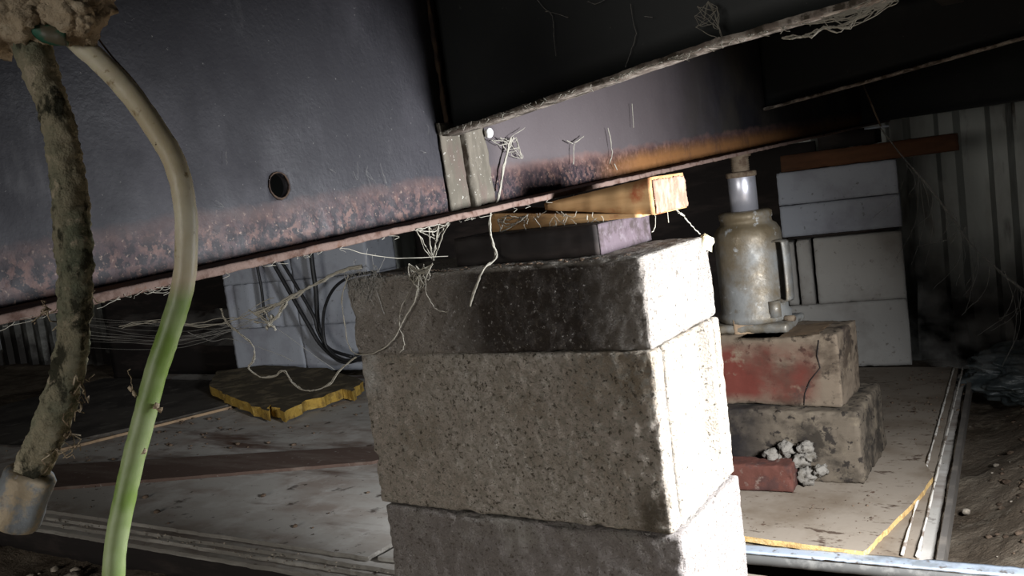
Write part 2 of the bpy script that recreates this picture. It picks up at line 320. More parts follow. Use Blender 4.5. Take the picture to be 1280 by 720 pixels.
def corrugated(x0, x1, y, z0, z1, pitch=.152, dep=.034):
    bm = bmesh.new(); prof = []
    x = x0
    while x < x1 - 1e-6:
        for a, d in ((0, 0), (.42, 0), (.54, 1), (.82, 1), (.94, 0)):
            prof.append((x + a * pitch, y - d * dep))
        x += pitch
    prof.append((x1, y))
    zs = [z0, z0 + (z1 - z0) * .33, z0 + (z1 - z0) * .66, z1]
    vs = [[bm.verts.new((px, py + .004 * nz((px, py, z), 2), z)) for z in zs] for px, py in prof]
    for i in range(len(vs) - 1):
        for k in range(3): bm.faces.new([vs[i][k], vs[i + 1][k], vs[i + 1][k + 1], vs[i][k + 1]])
    r = bmesh.ops.solidify(bm, geom=bm.faces[:], thickness=.0012)
    return bm
WY = 2.42
wb = empty('wall_back', (0, WY, 0)); tag(wb, kind='structure')
for i in range(9):
    x0 = -6.9 + i * .912
    obj('skirting_sheet', corrugated(x0, x0 + .912, (.004 if i % 2 else 0), -.16, .80), M['skirting'], wb, smooth=False)
wl = empty('wall_left', (-6.9, 0, 0), (0, 0, math.pi / 2)); tag(wl, kind='structure')
for i in range(5):
    x0 = -1.8 + i * .912
    obj('skirting_sheet', corrugated(x0, x0 + .912, 0, -.16, .9), M['skirting'], wl, smooth=False)

for x0, x1, y, lab in ((-1.86, -.16, 2.12, 'black panel added as shade behind the jack, between the far piers'), (-4.1, -2.72, 2.05, 'black panel added as shade left of the far left pier')):  # black panels added to darken the gaps beside the far piers
    bm = rough_box((x1 - x0, .018, .80), .05, .001, .0006, .003, 55)
    o = obj('shade_panel', bm, M['darkwood_shade'], None, ((x0 + x1) / 2, y, .27)); tag(o, lab, 'board')
# ================================================================== CHASSIS
BEAM_Z, SLOPE = .6235, .034
ch = empty('steel_chassis', (0, 0, BEAM_Z), (math.atan(SLOPE), 0, 0))
tag(ch, 'dark rusty steel beam with outriggers crossing above the concrete block pier', 'steel beam')
BH = .285
# web with a bolt hole
hole = Vector((0, -.371, .0582)); hr = .0110
bm = bmesh.new()
yy = [-1.5 + i * .02 for i in range(35)] + [-.8 + i * .005 for i in range(400)] + [1.2 + i * .03 for i in range(35)]
zz = [.005 + i * .004 for i in range(22)] + [.093 + i * .012 for i in range(16)] + [BH]
grid = []
for y in yy:
    col = []
    for z in zz:
        p = Vector((0, y, z)); lo = max(0, 1 - z / .055) * (1 if y < .5 else .4)
        flake = lo * (.0014 * fbm(p, 85, 4) + .0022 * max(0, nz(p, 150, 6)) + .0012 * nz(p, 330, 8))
        x = .003 + .0008 * fbm(p, 7, 1) + flake
        d = Vector((0, y - hole.y, z - hole.z))
        if d.length < hr + .006:
            pass
        col.append(bm.verts.new((x, y, z)))
    grid.append(col)
for i in range(len(yy) - 1):
    for k in range(len(zz) - 1):
        cy, cz = (yy[i] + yy[i + 1]) / 2 - hole.y, (zz[k] + zz[k + 1]) / 2 - hole.z
        if math.hypot(cy, cz) < hr: continue
        bm.faces.new([grid[i][k], grid[i + 1][k], grid[i + 1][k + 1], grid[i][k + 1]])
for e in [e for e in bm.edges if e.is_boundary]:
    for v in e.verts:
        d = Vector((v.co.y - hole.y, v.co.z - hole.z))
        if 0 < d.length < hr * 1.7: d = d.normalized() * hr; v.co.y = hole.y + d.x; v.co.z = hole.z + d.y; v.co.x = .003
bmesh.ops.delete(bm, geom=[v for v in bm.verts if not v.link_faces], context='VERTS')
web = obj('web', bm, M['web'], ch)
so = web.modifiers.new('thickness', 'SOLIDIFY'); so.thickness = .006; so.offset = -1
bm = bmesh.new()
pts = [Vector((.0035, hole.y + hr * 1.02 * math.cos(t), hole.z + hr * 1.02 * math.sin(t))) for t in [i * math.pi / 8 for i in range(17)]]
tube(bm, pts, .0009, 6, False, .0006, 3); obj('hole_rim', bm, M['hole_rim'], ch)

def flange(name, zc, x0, x1, th, m, y0=-1.5, y1=2.25, seed=0):
    n = 520; nxs = [x0, x0 + .002, x0 * .5, 0, x1 * .5, x1 - .006, x1 - .003, x1 - .001, x1]
    bm = bmesh.new(); rows = []
    for i in range(n + 1):
        y = y0 + (y1 - y0) * i / n
        p = Vector((x1, y, zc)); e = .0016 * fbm(p, 40, seed) + .0009 * nz(p, 180, seed)
        top = [bm.verts.new((x + (e if x > x1 * .7 else 0), y, zc + th / 2 + .0007 * fbm((x, y, 1), 70, seed) - (.001 if x in (x0, x1) else 0))) for x in nxs]
        bot = [bm.verts.new((x + (e * .8 if x > x1 * .7 else 0), y, zc - th / 2 + .0007 * fbm((x, y, 5), 70, seed) + (.001 if x in (x0, x1) else 0))) for x in nxs[::-1]]
        rows.append(top + bot)
    m_ = len(rows[0])
    for i in range(n):
        for k in range(m_): bm.faces.new([rows[i][k], rows[i][(k + 1) % m_], rows[i + 1][(k + 1) % m_], rows[i + 1][k]])
    bm.faces.new(rows[0]); bm.faces.new(rows[-1][::-1])
    return obj(name, bm, m, ch)
flange('bottom_flange', .003, -.05, .05, .0062, M['flange'])
flange('top_flange', BH, -.05, .05, .0062, M['web'], seed=4)
# mud-crusted stiffener where the outrigger meets the web
bm = rough_box((.0035, .088, .094), .003, .002, .0007, .004, 11)
obj('stiffener_plate', bm, M['stiffener'], ch, (.0062, -.096, .0535))
bm = rough_box((.012, .012, .094), .003, .002, .001, .004, 12)
obj('weld_bead', bm, M['stiffener'], ch, (.010, -.098, .052))

def outrigger(Y, prof, top, fw, seed, xend, wdir=-1):
    """channel section running out along +X at world Y; prof = (x, z of the bottom edge) in world space; written in world space, then hung on the chassis"""
    inv = (Matrix.Translation((0, 0, BEAM_Z)) @ Matrix.Rotation(math.atan(SLOPE), 4, 'X')).inverted()
    def bz(x):
        for (a, za), (b, zb) in zip(prof, prof[1:]):
            if x <= b: return za + (zb - za) * (x - a) / (b - a)
        return prof[-1][1]
    bm = bmesh.new(); n = 160
    rows = []
    for i in range(n + 1):
        x = .004 + (xend - .004) * i / n; z0 = bz(x)
        rows.append([bm.verts.new((x, Y + s, z0 + (top - z0) * k / 6 + (.0006 * nz((x, k, s), 20, seed)))) for s, ks in ((0, range(7)), (.005, range(6, -1, -1))) for k in ks])
    m_ = 14
    for i in range(n):
        for k in range(m_): bm.faces.new([rows[i][k], rows[i][(k + 1) % m_], rows[i + 1][(k + 1) % m_], rows[i + 1][k]])
    bm.faces.new(rows[0]); bm.faces.new(rows[-1][::-1])
    bm.transform(inv); o = obj('outrigger', bm, M['outrigger'], ch)
    for nm, zo in (('lower_flange', 0), ('upper_flange', 1)):
        bm = bmesh.new(); rows = []; n2 = 260
        for i in range(n2 + 1):
            x = .006 + (xend - .006) * i / n2; z = (bz(x) if not zo else top) - .003
            e = .0012 * fbm((x, Y, z), 55, seed) + .0008 * nz((x, Y, z), 170, seed)
            y0, y1 = Y + wdir * (fw + e), Y + .005
            rows.append([bm.verts.new(c) for c in ((x, y0, z - .0025), (x, y0, z + .0025 + e * .7), (x, (y0 + y1) / 2, z + .003), (x, y1, z + .0025), (x, y1, z - .0025 + e * .3), (x, (y0 + y1) / 2, z - .003))])
        for i in range(n2):
            for k in range(6): bm.faces.new([rows[i][k], rows[i][(k + 1) % 6], rows[i + 1][(k + 1) % 6], rows[i + 1][k]])
        bm.faces.new(rows[0]); bm.faces.new(rows[-1][::-1])
        bm.transform(inv); obj(nm, bm, M['outrigger_edge'], o)
    return o
outrigger(-.117, [(0, .710), (.064, .716), (.161, .728), (.309, .746), (.461, .757), (1.3, .83)], .895, .022, 3, 1.25)
outrigger(1.042, [(0, .742), (.239, .767), (.492, .796), (1.3, .87)], .915, .022, 8, 1.3)
# vertical end weld of the first outrigger
bm = rough_box((.005, .006, .180), .004, .002, .0008, .003, 15); obj('weld_bead', bm, M['hole_rim'], ch, (.006, -.121, .185))
# far end crossmember
inv = (Matrix.Translation((0, 0, BEAM_Z)) @ Matrix.Rotation(math.atan(SLOPE), 4, 'X')).inverted()
bm = bmesh.new(); box(bm, (-4.5, 2.05, .700), (1.7, 2.056, .915)); box(bm, (-4.5, 2.01, .700), (1.7, 2.056, .706)); box(bm, (-4.5, 2.01, .909), (1.7, 2.056, .915)); bm.transform(inv)
obj('end_crossmember', bm, M['outrigger'], ch, smooth=False)

# ================================================================== NEAR PIER
G1 = 'concrete blocks of the near pier'
CAPZ = .557
def end_profile(p, q):
    if p.x > .1983:
        t = (p.y + .097) / .194
        def ss(a, b, x): x = max(0, min(1, (x - a) / (b - a))); return x * x * (3 - 2 * x)
        d = .016 * (ss(.60, .66, t) - ss(.79, .83, t))
        d += .008 * math.exp(-((t - .14) / .018) ** 2) + .008 * math.exp(-((t - .91) / .016) ** 2)
        fade = ss(-.097, -.06, p.z)
        q.x -= d * (.25 + .75 * fade)
    return q
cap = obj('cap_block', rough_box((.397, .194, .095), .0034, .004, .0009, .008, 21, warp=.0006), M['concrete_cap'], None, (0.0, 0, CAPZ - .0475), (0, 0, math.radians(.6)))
tag(cap, 'thin solid concrete cap block with a dark patch, topmost on the near pier', 'concrete block', G1)
def rot_for(a): return (0, 0, math.radians(a))
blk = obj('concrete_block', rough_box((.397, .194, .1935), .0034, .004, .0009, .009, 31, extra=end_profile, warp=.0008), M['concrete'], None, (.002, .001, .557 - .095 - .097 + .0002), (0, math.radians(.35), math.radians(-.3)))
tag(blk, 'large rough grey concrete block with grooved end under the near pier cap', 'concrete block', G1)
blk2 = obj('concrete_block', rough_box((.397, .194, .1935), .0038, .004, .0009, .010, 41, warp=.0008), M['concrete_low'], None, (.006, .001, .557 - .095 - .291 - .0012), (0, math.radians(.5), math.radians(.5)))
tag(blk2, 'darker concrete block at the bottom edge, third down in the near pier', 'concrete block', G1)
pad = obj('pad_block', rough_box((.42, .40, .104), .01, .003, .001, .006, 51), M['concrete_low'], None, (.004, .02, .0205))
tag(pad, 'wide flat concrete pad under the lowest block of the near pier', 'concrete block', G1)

# packing between cap and beam
bm = bmesh.new(); pl = rough_box((.19, .145, .0345), .006, .0015, .0004, .003, 61)
plank = obj('packing_plank', pl, M['darkwood_shade'], None, (.033, .022, CAPZ + .0176), (0, 0, math.radians(1)))
tag(plank, 'short dark plank lying on the pier cap below the wood wedges', 'plank')
bm = rough_box((.0012, .143, .034), .004, .001, .0003, .002, 62); pe = obj('sawn_end', bm, M['darkend'], plank, (.0955, 0, 0)); tag(pe, 'purplish sawn end')
def wedge(poly, y0, y1, name, label, m, seed, endx=None):
    # a block cut as a tapering prism: poly is its (x, z) outline, extruded along Y with saw-rough faces
    bm = bmesh.new(); n = 26; ny = 16
    (xa, za0, za1), (xb, zb0, zb1) = poly
    vs = {}
    for i in range(n + 1):
        t = i / n; x = xa + (xb - xa) * t; z0 = za0 + (zb0 - za0) * t; z1 = za1 + (zb1 - za1) * t
        for j in range(ny + 1):
            y = y0 + (y1 - y0) * j / ny
            for k in (0, 1, 2, 3):
                z = z0 + (z1 - z0) * k / 3
                p = Vector((x, y, z)); e = .0006 * fbm(p, 60, seed)
                vs[i, j, k] = bm.verts.new((x + (e * 2 if i in (0, n) else 0), y + (e if j in (0, ny) else 0), z + (e * .6 if k in (0, 3) else 0)))
    for i in range(n):
        for j in range(ny):
            for k in (0, 3): bm.faces.new([vs[i, j, k], vs[i + 1, j, k], vs[i + 1, j + 1, k], vs[i, j + 1, k]])
        for k in range(3):
            for j in (0, ny): bm.faces.new([vs[i, j, k], vs[i + 1, j, k], vs[i + 1, j, k + 1], vs[i, j, k + 1]])
    for j in range(ny):
        for k in range(3):
            for i in (0, n): bm.faces.new([vs[i, j, k], vs[i, j + 1, k], vs[i, j + 1, k + 1], vs[i, j, k + 1]])
    bmesh.ops.delete(bm, geom=[v for v in bm.verts if not v.link_faces], context='VERTS')
    cxm = (xa + xb) / 2; bmesh.ops.translate(bm, vec=(-cxm, -(y0 + y1) / 2, -za0), verts=bm.verts)
    o = obj(name, bm, m, None, (cxm, (y0 + y1) / 2, za0)); tag(o, label, 'wood wedge', 'wood wedges above the near pier'); return o
PT = CAPZ + .0352
wu = wedge(((.040, .6115, .6195), (.178, PT + .0006, .6340)), -.002, .092, 'wood_wedge', 'upper wood wedge, its pale pink sawn end facing the light', M['wedge'], 3)
bm = rough_box((.0022, .0925, .0365), .0022, .0006, .0009, .002, 71, nscale=200); obj('sawn_end', bm, M['endgrain'], wu, (.070, 0, PT - .6115 + .0202))
wd = wedge(((-.035, PT, PT + .0225), (.162, PT, PT + .0030)), -.006, .084, 'wood_wedge', 'lower wood wedge tapering right, lying on the dark plank', M['wedge'], 5)

# yellow foam crumb on the cap corner
bm = bmesh.new(); lump(bm, (0, 0, 0), .009, 3, 1.1, 2, .6)
c0 = Vector((.199, .085, .549)); fb = obj('foam_crumb', bm, M['foam_bit'], None, c0); tag(fb, 'pale yellow foam crumb stuck on the far top corner of the pier cap', 'foam piece')

# ================================================================== FLOOR SHEETS
def sheet(name, poly, z0, z1, m, label, group='boards laid on the ground', cat='board', seed=0, tilt=None, me=None):
    """poly corner list; edges resampled and frayed"""
    P = []
    for i in range(len(poly)):
        a, b = Vector((*poly[i], 0)), Vector((*poly[(i + 1) % len(poly)], 0)); n = max(2, int((b - a).length / .012)); d = (b - a).normalized(); nn = Vector((d.y, -d.x, 0))
        for k in range(n):
            q = a + (b - a) * k / n; q += nn * (.0022 * fbm(q, 26, seed) + .0012 * nz(q, 110, seed)) ; P.append((q.x, q.y))
    cx = sum(p[0] for p in P) / len(P); cy = sum(p[1] for p in P) / len(P)
    bm = bmesh.new(); prism(bm, [(p[0] - cx, p[1] - cy) for p in P], 0, z1 - z0)
    o = obj(name, bm, m, None, (cx, cy, z0), smooth=False)
    if me: o.data.materials.append(me); 
    if me:
        for f in o.data.polygons:
            if abs(f.normal.z) < .5: f.material_index = 1
    tag(o, label, cat, group); return o
# left stack: four thin sheets, each a little proud of the one above
LL = [(.2455, -.0085, 0), (.2350, -.021, -.0125), (.2310, -.0335, -.025), (.2190, -.0475, -.0375)]
names = ['dusty grey sheet on top of the layered stack, left of the pier', 'second sheet down in the layered stack, left of the pier', 'third sheet down in the layered stack, left of the pier', 'lowest sheet of the layered stack above the dark gap']
for k, (y, z0, z1) in enumerate(LL):
    x1 = [-.585, -.50, -.44, -.38][k]
    sheet('board_sheet', [(-3.1, y), (x1, y + .012), (x1 + .02, .62), (-.34, .66), (-.30, 1.62 - k * .01), (-3.1, 1.66 - k * .01)], z0, z1, M['sheet'], names[k], seed=k, me=M['sheet_edge'])
s = sheet('board_sheet', [(-.565, .262), (-.33, .266), (-.32, .62), (-.53, .60)], -.0070, .0005, M['sheet'], 'short grey sheet piece close behind the left edge of the pier', seed=7, me=M['sheet_edge'])
o = obj('gap_shade', rough_box((2.5, .07, .066), .02, .003, .001, .004, 77), M['darkwood_shade'], None, (-1.65, .275, -.0825)); tag(o, 'black filler added as shade under the front of the layered sheets', 'timber')  # black bar added to stand in for the shaded gap
# packed timbers under the left stack and under the right sheets
for x, y, lab in ((-2.6, .75, 'sleeper under the layered stack, farthest from the pier'), (-1.3, .62, 'sleeper under the layered stack, nearer the pier')):
    o = obj('sleeper', rough_box((.9, .12, .08), .03, .003, .001, .004, int(x * 3)), M['timber_dark'], None, (x, y + .12, -.0895)); tag(o, lab, 'timber')
# brown plank and lath on the left sheets
a, b, c_, d = onZ(40, 612, .008), onZ(465, 577, .008), onZ(465, 546, .008), onZ(40, 583, .008)
sheet('brown_plank', [(a.x, a.y), (b.x, b.y), (c_.x + .3, c_.y), (d.x, d.y)], .0008, .009, M['brown_board'], 'reddish brown plank lying on the grey sheets behind the pier', group=None, cat='plank', seed=9)
a, b = onZ(60, 566, .006), onZ(289, 509, .006); dd = (b - a); o_ = Vector((-dd.y, dd.x, 0)).normalized() * .010
sheet('wood_lath', [(a.x, a.y), (b.x, b.y), (b.x + o_.x, b.y + o_.y), (a.x + o_.x, a.y + o_.y)], .0008, .009, M['lath'], 'thin pale wooden lath lying across the dark far boards', group=None, cat='lath', seed=10)
# more boards, far left
sheet('board_sheet', [(-3.4, .60), (-2.35, .64), (-2.15, .98), (-1.95, 1.5), (-3.4, 1.55)], .0008, .007, M['dark_sheet'], 'plain dark board at far left, under the lath end', seed=12)
# right base sheets
sheet('board_sheet', [(-.27, .505), (.325, .498), (.253, 1.76), (-.27, 1.76)], -.016, -.0005, M['tan_board'], 'long dusty tan base board under the jack timbers', seed=14)
sheet('board_sheet', [(-.26, .51), (.345, .500), (.272, 1.74), (-.26, 1.74)], -.033, -.0165, M['sheet'], 'grey board underneath the long tan base board', seed=15)
e1, e2 = onZ(1080, 690, .009), onZ(1146, 624, .009); e3 = onZ(1166, 596, .009)
sheet('tan_board', [(-.24, .512), (e1.x, e1.y), (e2.x, e2.y), (e3.x, e3.y), (.235, 1.08), (-.24, 1.08)], -.0002, .0095, M['tan_board'], 'tan board with yellow sawn edge in front of the jack timbers', seed=16, me=M['tan_edge'])
# pale double edge trims
for k, (xo, lab) in enumerate(((.305, 'inner pale trim strip along the right edge of the tan board'), (.327, 'outer pale trim strip along the right edge of the tan board'))):
    bm = bmesh.new(); pts = [Vector((xo - (.06 * t), .50 + 1.24 * t, .003 + .0015 * nz((t * 9, k, 0), 1))) for t in [i / 60 for i in range(61)]]
    tube(bm, pts, lambda t: .0021 * (1 + .3 * math.sin(t * 40 + k)), 6, True, .001, k); o = obj('edge_trim', bm, M['pale_edge']); tag(o, lab, 'trim', 'pale edge trims')
bm = bmesh.new(); prism(bm, [(.352, .505), (.362, .505), (.292, 1.74), (.282, 1.74)], -.035, -.004); o = obj('edge_strip', bm, M['strip_plastic'], smooth=False); tag(o, 'dark upright strip between the pale trims and the dirt', 'trim')
# metal rail across the front
bm = rough_box((1.05, .030, .004), .006, .0008, .0006, .002, 81, warp=.0005)
rl = obj('metal_rail', bm, M['rail'], None, (.50, .4865, .0015), rot_for(3.0)); tag(rl, 'bluish grey metal rail lying across in front of the tan board', 'metal rail')
bm = rough_box((1.05, .003, .016), .008, .0003, .0003, .001, 82); lp = obj('rail_lip', bm, M['lip'], rl, (0, -.0145, -.0112))
# sheets nearer the camera, right of and under the pier
sheet('board_sheet', [(-.33, -.25), (.33, -.25), (.31, .44), (-.30, .45)], -.047, -.032, M['tan_board'], 'dusty board under the near pier, in front of the rail', seed=18)
o = obj('sleeper', rough_box((.60, .10, .07), .03, .003, .001, .004, 91), M['timber_dark'], None, (-.0, .25, -.083)); tag(o, 'sleeper carrying the near board behind the pier', 'timber')
o = obj('sleeper', rough_box((.60, .14, .07), .03, .003, .001, .004, 92), M['timber_dark'], None, (-.0, -.05, -.083)); tag(o, 'sleeper directly below the near pier', 'timber')
for y in (.70, 1.5):
    o = obj('sleeper', rough_box((.55, .12, .075), .03, .003, .001, .004, 93), M['timber_dark'], None, (.0, y, -.0715)); tag(o, 'sleeper under the tan base board, %s' % ('below the jack' if y < 1 else 'close to the far block pier'), 'timber')

# ================================================================== JACK AND ITS TIMBERS
tl = obj('timber_block', rough_box((.54, .235, .139), .005, .006, .0022, .016, 101, nscale=30, warp=.003), M['timber_dark'], None, (-.073, .895, .0795)); tag(tl, 'dark rotten timber block, lower one under the bottle jack', 'timber', 'timber blocks under the jack')
tu = obj('timber_block', rough_box((.46, .145, .142), .005, .003, .0014, .007, 103, nscale=30, warp=.0015), M['timber_red'], None, (-.062, .885, .2215), rot_for(-2)); tag(tu, 'dusty timber block with faded red paint, directly under the bottle jack', 'timber', 'timber blocks under the jack')
bm = bmesh.new(); tube(bm, [Vector(p) for p in ((.196, -.0735, .060), (.190, -.0738, .030), (.194, -.0735, .006), (.172, -.0738, -.020), (.160, -.0736, -.045), (.156, -.0735, -.068))], lambda t: .0011, 5)
obj('crack', bm, M['darkwood_shade'], tu)
J = Vector((-.012, .885, .2930))
jk = empty('bottle_jack', J); tag(jk, 'grey bottle jack with chrome ram holding up the steel beam', 'jack')
bm = rough_box((.165, .135, .018), .006, .006, .001, .008, 111, warp=.001); obj('base_plate', bm, M['jack'], jk, (0, 0, .0095))
bm = bmesh.new(); lathe(bm, [(.066, .018), (.072, .022), (.0725, .034), (.0675, .040), (.0672, .19), (.0655, .202), (.059, .213), (.0515, .218), (.0505, .226), (.053, .229), (.053, .2395), (.047, .2435), (.034, .244)], 64)
for v in bm.verts:
    r = math.hypot(v.co.x, v.co.y); k = 1 + .010 * fbm(v.co, 26, 4) * (1 if r > .04 else 0); v.co.x *= k; v.co.y *= k
obj('body', bm, M['jack'], jk)
bm = bmesh.new(); lathe(bm, [(.0275, .24), (.0275, .312), (.0265, .314)], 48); obj('ram', bm, M['chrome'], jk)
bm = bmesh.new(); lathe(bm, [(.029, .312), (.0305, .314), (.0305, .321), (.028, .323)], 40); obj('ram_collar', bm, M['rusty'], jk)
bm = bmesh.new()
prof = [(.016, .322)]
for i in range(6): prof += [(.0165, .324 + i * .0047), (.0185, .3263 + i * .0047)]
prof += [(.017, .3515), (.023, .353), (.0235, .3595), (.021, .3603)]
lathe(bm, prof, 32)
obj('screw_head', bm, M['rusty'], jk)
# carrying handle: flat strap bent into a U on the right side of the body
ha = math.radians(-22); hd = Vector((math.cos(ha), math.sin(ha), 0)); sd = Vector((-hd.y, hd.x, 0))
bm = bmesh.new(); pts = smooth_path([hd * .063 + Vector((0, 0, .178)), hd * .086 + Vector((0, 0, .180)), hd * .091 + Vector((0, 0, .168)), hd * .092 + Vector((0, 0, .12)), hd * .091 + Vector((0, 0, .072)), hd * .086 + Vector((0, 0, .060)), hd * .063 + Vector((0, 0, .062))], 5)
for i in range(len(pts) - 1):
    a, b = pts[i], pts[i + 1]; t = (b - a).normalized(); nn = t.cross(sd).normalized() * .0018; s_ = sd * .011
    q = [bm.verts.new(p + x) for p in (a, b) for x in (nn + s_, nn - s_, -nn - s_, -nn + s_)]
    for k in range(4): bm.faces.new([q[k], q[(k + 1) % 4], q[4 + (k + 1) % 4], q[4 + k]])
bmesh.ops.remove_doubles(bm, verts=bm.verts, dist=1e-5)
obj('handle', bm, M['jack'], jk)
# pump socket and release valve at the foot
bm = bmesh.new(); tube(bm, [Vector((.055, -.045, .030)), Vector((.055, -.045, .062))], .012, 16); obj('pump_cylinder', bm, M['jack'], jk)
bm = bmesh.new(); tube(bm, [Vector((.06, -.02, .022)), Vector((.088, -.034, .024))], .006, 12); obj('release_valve', bm, M['rusty'], jk)
# wood chip standing in front of the base
p = onY(932, 420, .826); o = obj('wood_chip', rough_box((.042, .016, .032), .004, .003, .001, .006, 121), M['lath'], None, (p.x, p.y, .3075), (0, 0, .1)); tag(o, 'small pale wood chip on the red timber, beside the jack base', 'wood piece')
# torn cardboard shim under the jack
p = onZ(985, 412, .296); bm = bmesh.new()
vs = []
for i in range(13):
    for j in range(7):
        x, y = i / 12 - .5, j / 6 - .5; vs.append(bm.verts.new((x * .15 + .006 * fbm((x * 3, y * 3, 0), 2), y * .12 + .01 * fbm((x * 4, y, 5), 2), .002 + .008 * max(0, x) * (1 + fbm((x * 6, y * 6, 1), 1)))))
for i in range(12):
    for j in range(6): bm.faces.new([vs[i * 7 + j], vs[(i + 1) * 7 + j], vs[(i + 1) * 7 + j + 1], vs[i * 7 + j + 1]])
bmesh.ops.solidify(bm, geom=bm.faces[:], thickness=.0015)
o = obj('cardboard_shim', bm, M['lath'], None, (p.x + .0, p.y - .005, .2925)); tag(o, 'torn curled shim poking out under the jack base', 'shim')
# red brick piece and insulation fluff in front of the lower timber
p = onZ(958, 612, .010)
rb = obj('brick_piece', rough_box((.13, .055, .052), .004, .004, .001, .012, 131, warp=.001), M['red_brick'], None, (p.x - .012, p.y + .012, .0365), rot_for(4)); tag(rb, 'broken red brick piece at the foot of the dark timber', 'brick')
bm = bmesh.new()
for (x, y, r) in ((965, 570, .018), (985, 560, .020), (1003, 560, .022), (1015, 572, .018), (1012, 590, .020), (1025, 588, .013), (975, 578, .016), (1000, 578, .018)):
    q = onY(x, y, .755); lump(bm, q + Vector((random.gauss(0, .004), 0, random.gauss(0, .004))), r * random.uniform(.7, 1), x, random.uniform(.7, 1.3), 3, .6, 1.5)
o = obj('insulation_fluff', bm, M['fluff']); tag(o, 'grey tuft of insulation fluff against the dark lower timber', 'insulation')
p = onZ(1062, 470, .15); bm = bmesh.new(); lump(bm, onY(1060, 445, .99), .016, 5, 1, 2, .7, 1.5); o = obj('bark_piece', bm, M['timber_dark']); tag(o, 'small dark bark piece behind the right end of the red timber', 'wood piece')
o.location.z -= .0

# ================================================================== FAR PIER (behind the jack)
G2 = 'concrete blocks of the far pier behind the jack'
FY = 1.765; fx0 = -.205; fx1 = .118; fa = math.radians(9)
fp_c = Vector(((fx0 + fx1) / 2, FY + .1, 0))
def far_block(xa, xb, z0, z1, m, label, seed, dep=.194, dy=0.0):
    o = obj('concrete_block', rough_box((xb - xa, dep, z1 - z0), .010, .003, .0010, .006, seed), m, None, None)
    loc = Vector(((xa + xb) / 2 - fp_c.x, dy - .1 + dep / 2, 0)); loc.rotate(Matrix.Rotation(fa, 3, 'Z'))
    o.location = fp_c + loc + Vector((0, 0, (z0 + z1) / 2)); o.rotation_euler = (0, 0, fa); tag(o, label, 'concrete block', G2); return o
far_block(fx0, fx1, -.002, .190, M['far_block'], 'bottom concrete block of the far pier, behind the timbers', 141)
far_block(-.135 + .015, fx1, .191, .385, M['far_block'], 'square ended concrete block in the middle course of the far pier', 142)
far_block(-.168, -.128, .191, .385, M['far_block'], 'narrow upright concrete slip in the middle course of the far pier', 143, dy=-.004)
far_block(fx0, -.176, .191, .380, M['far_block'], 'concrete slip beside the jack body in the far pier', 144, dy=.012)
far_block(fx0, fx1 + .004, .396, .488, M['far_block_blue'], 'lower bluish cap block of the far pier', 145)
far_block(fx0, fx1 + .002, .490, .586, M['far_block_blue'], 'upper bluish cap block of the far pier, under the brown timber', 146)
for zz_, (xa, xb) in ((.3905, (-.19, .10)),):
    o = obj('shim_board', rough_box((xb - xa, .15, .0095), .02, .001, .0005, .002, 147), M['darkwood_shade'], None, (fp_c.x, fp_c.y, zz_), (0, 0, fa)); tag(o, 'dark thin shim between the far pier blocks and caps', 'shim')
o = obj('brown_timber', rough_box((.47, .13, .048), .012, .003, .001, .006, 148), M['brown_timber'], None, (.048, FY + .085, .6115), (0, math.radians(-.0), fa)); tag(o, 'reddish brown timber lying on top of the far pier', 'timber')
o = obj('packing_plank', rough_box((.16, .10, .048), .012, .003, .001, .006, 149), M['darkwood_shade'], None, (.0, FY + .10, .6605)); tag(o, 'dark packing between the brown timber and the beam', 'plank')

# ================================================================== LEFT FAR PIER
G3 = 'concrete blocks of the far left pier'
def lblk(x0, x1, y, z0, label, seed, flute=False):
    ex = None
    if flute:
        def ex(p, q):
            if p.y < -.0965:
                t = (p.x + (x1 - x0) / 2)
                q.y += .014 * max(0, math.sin((t / .397) * math.pi * 6)) ** 2
            return q
    o = obj('concrete_block', rough_box((x1 - x0, .194, .193), .012, .003, .0012, .006, seed, extra=ex), M['far_block_blue'], None, ((x0 + x1) / 2, y + .097, z0 + .097), rot_for(4)); tag(o, label, 'concrete block', G3)
LX0 = -2.62; LY = 1.70
lblk(LX0, LX0 + .397, LY, .0, 'bottom left block of the far left pier behind the cables', 151)
lblk(LX0 + .40, LX0 + .797, LY + .028, .0, 'bottom right block of the far left pier behind the cables', 152)
lblk(LX0 + .0, LX0 + .397, LY, .194, 'fluted block in the second course of the far left pier', 153, True)
lblk(LX0 + .40, LX0 + .797, LY + .028, .194, 'plain block in the second course of the far left pier', 154)
lblk(LX0 + .0, LX0 + .397, LY, .388, 'top left block of the far left pier, hidden under the beam', 155)
lblk(LX0 + .40, LX0 + .797, LY + .028, .388, 'top right block of the far left pier, hidden under the beam', 156)
# black cables
def cable(px, Y, r, label):
    bm = bmesh.new(); tube(bm, smooth_path([onY(x, y, Y + dy) for x, y, dy in px], 8), r, 8); o = obj('cable', bm, M['cable']); tag(o, label, 'cable', 'black cables hanging at the far left pier')
cable([(318, 300, 0), (322, 335, 0), (327, 362, 0), (331, 400, 0)], 1.66, .006, 'short thin black cable hanging leftmost at the far pier')
cable([(325, 300, 0), (345, 335, 0), (362, 365, 0), (385, 405, 0), (402, 432, 0), (428, 452, 0), (455, 446, 0), (480, 430, 0)], 1.62, .0085, 'long black cable slanting down across the pale blocks')
cable([(332, 296, 0), (354, 330, 0), (375, 365, 0), (392, 395, 0), (398, 415, 0), (412, 436, 0), (440, 446, 0)], 1.64, .007, 'second slanting black cable beside the long one')
cable([(387, 300, 0), (391, 335, 0), (395, 365, 0), (397, 400, 0), (401, 420, 0)], 1.65, .0095, 'straight black cable hanging down the middle of the pale blocks')
cable([(470, 340, 0), (440, 345, 0), (418, 360, 0), (406, 385, 0), (404, 412, 0), (410, 436, 0), (432, 450, 0), (470, 448, 0)], 1.60, .006, 'black cable bent in a round loop beside the pier corner')

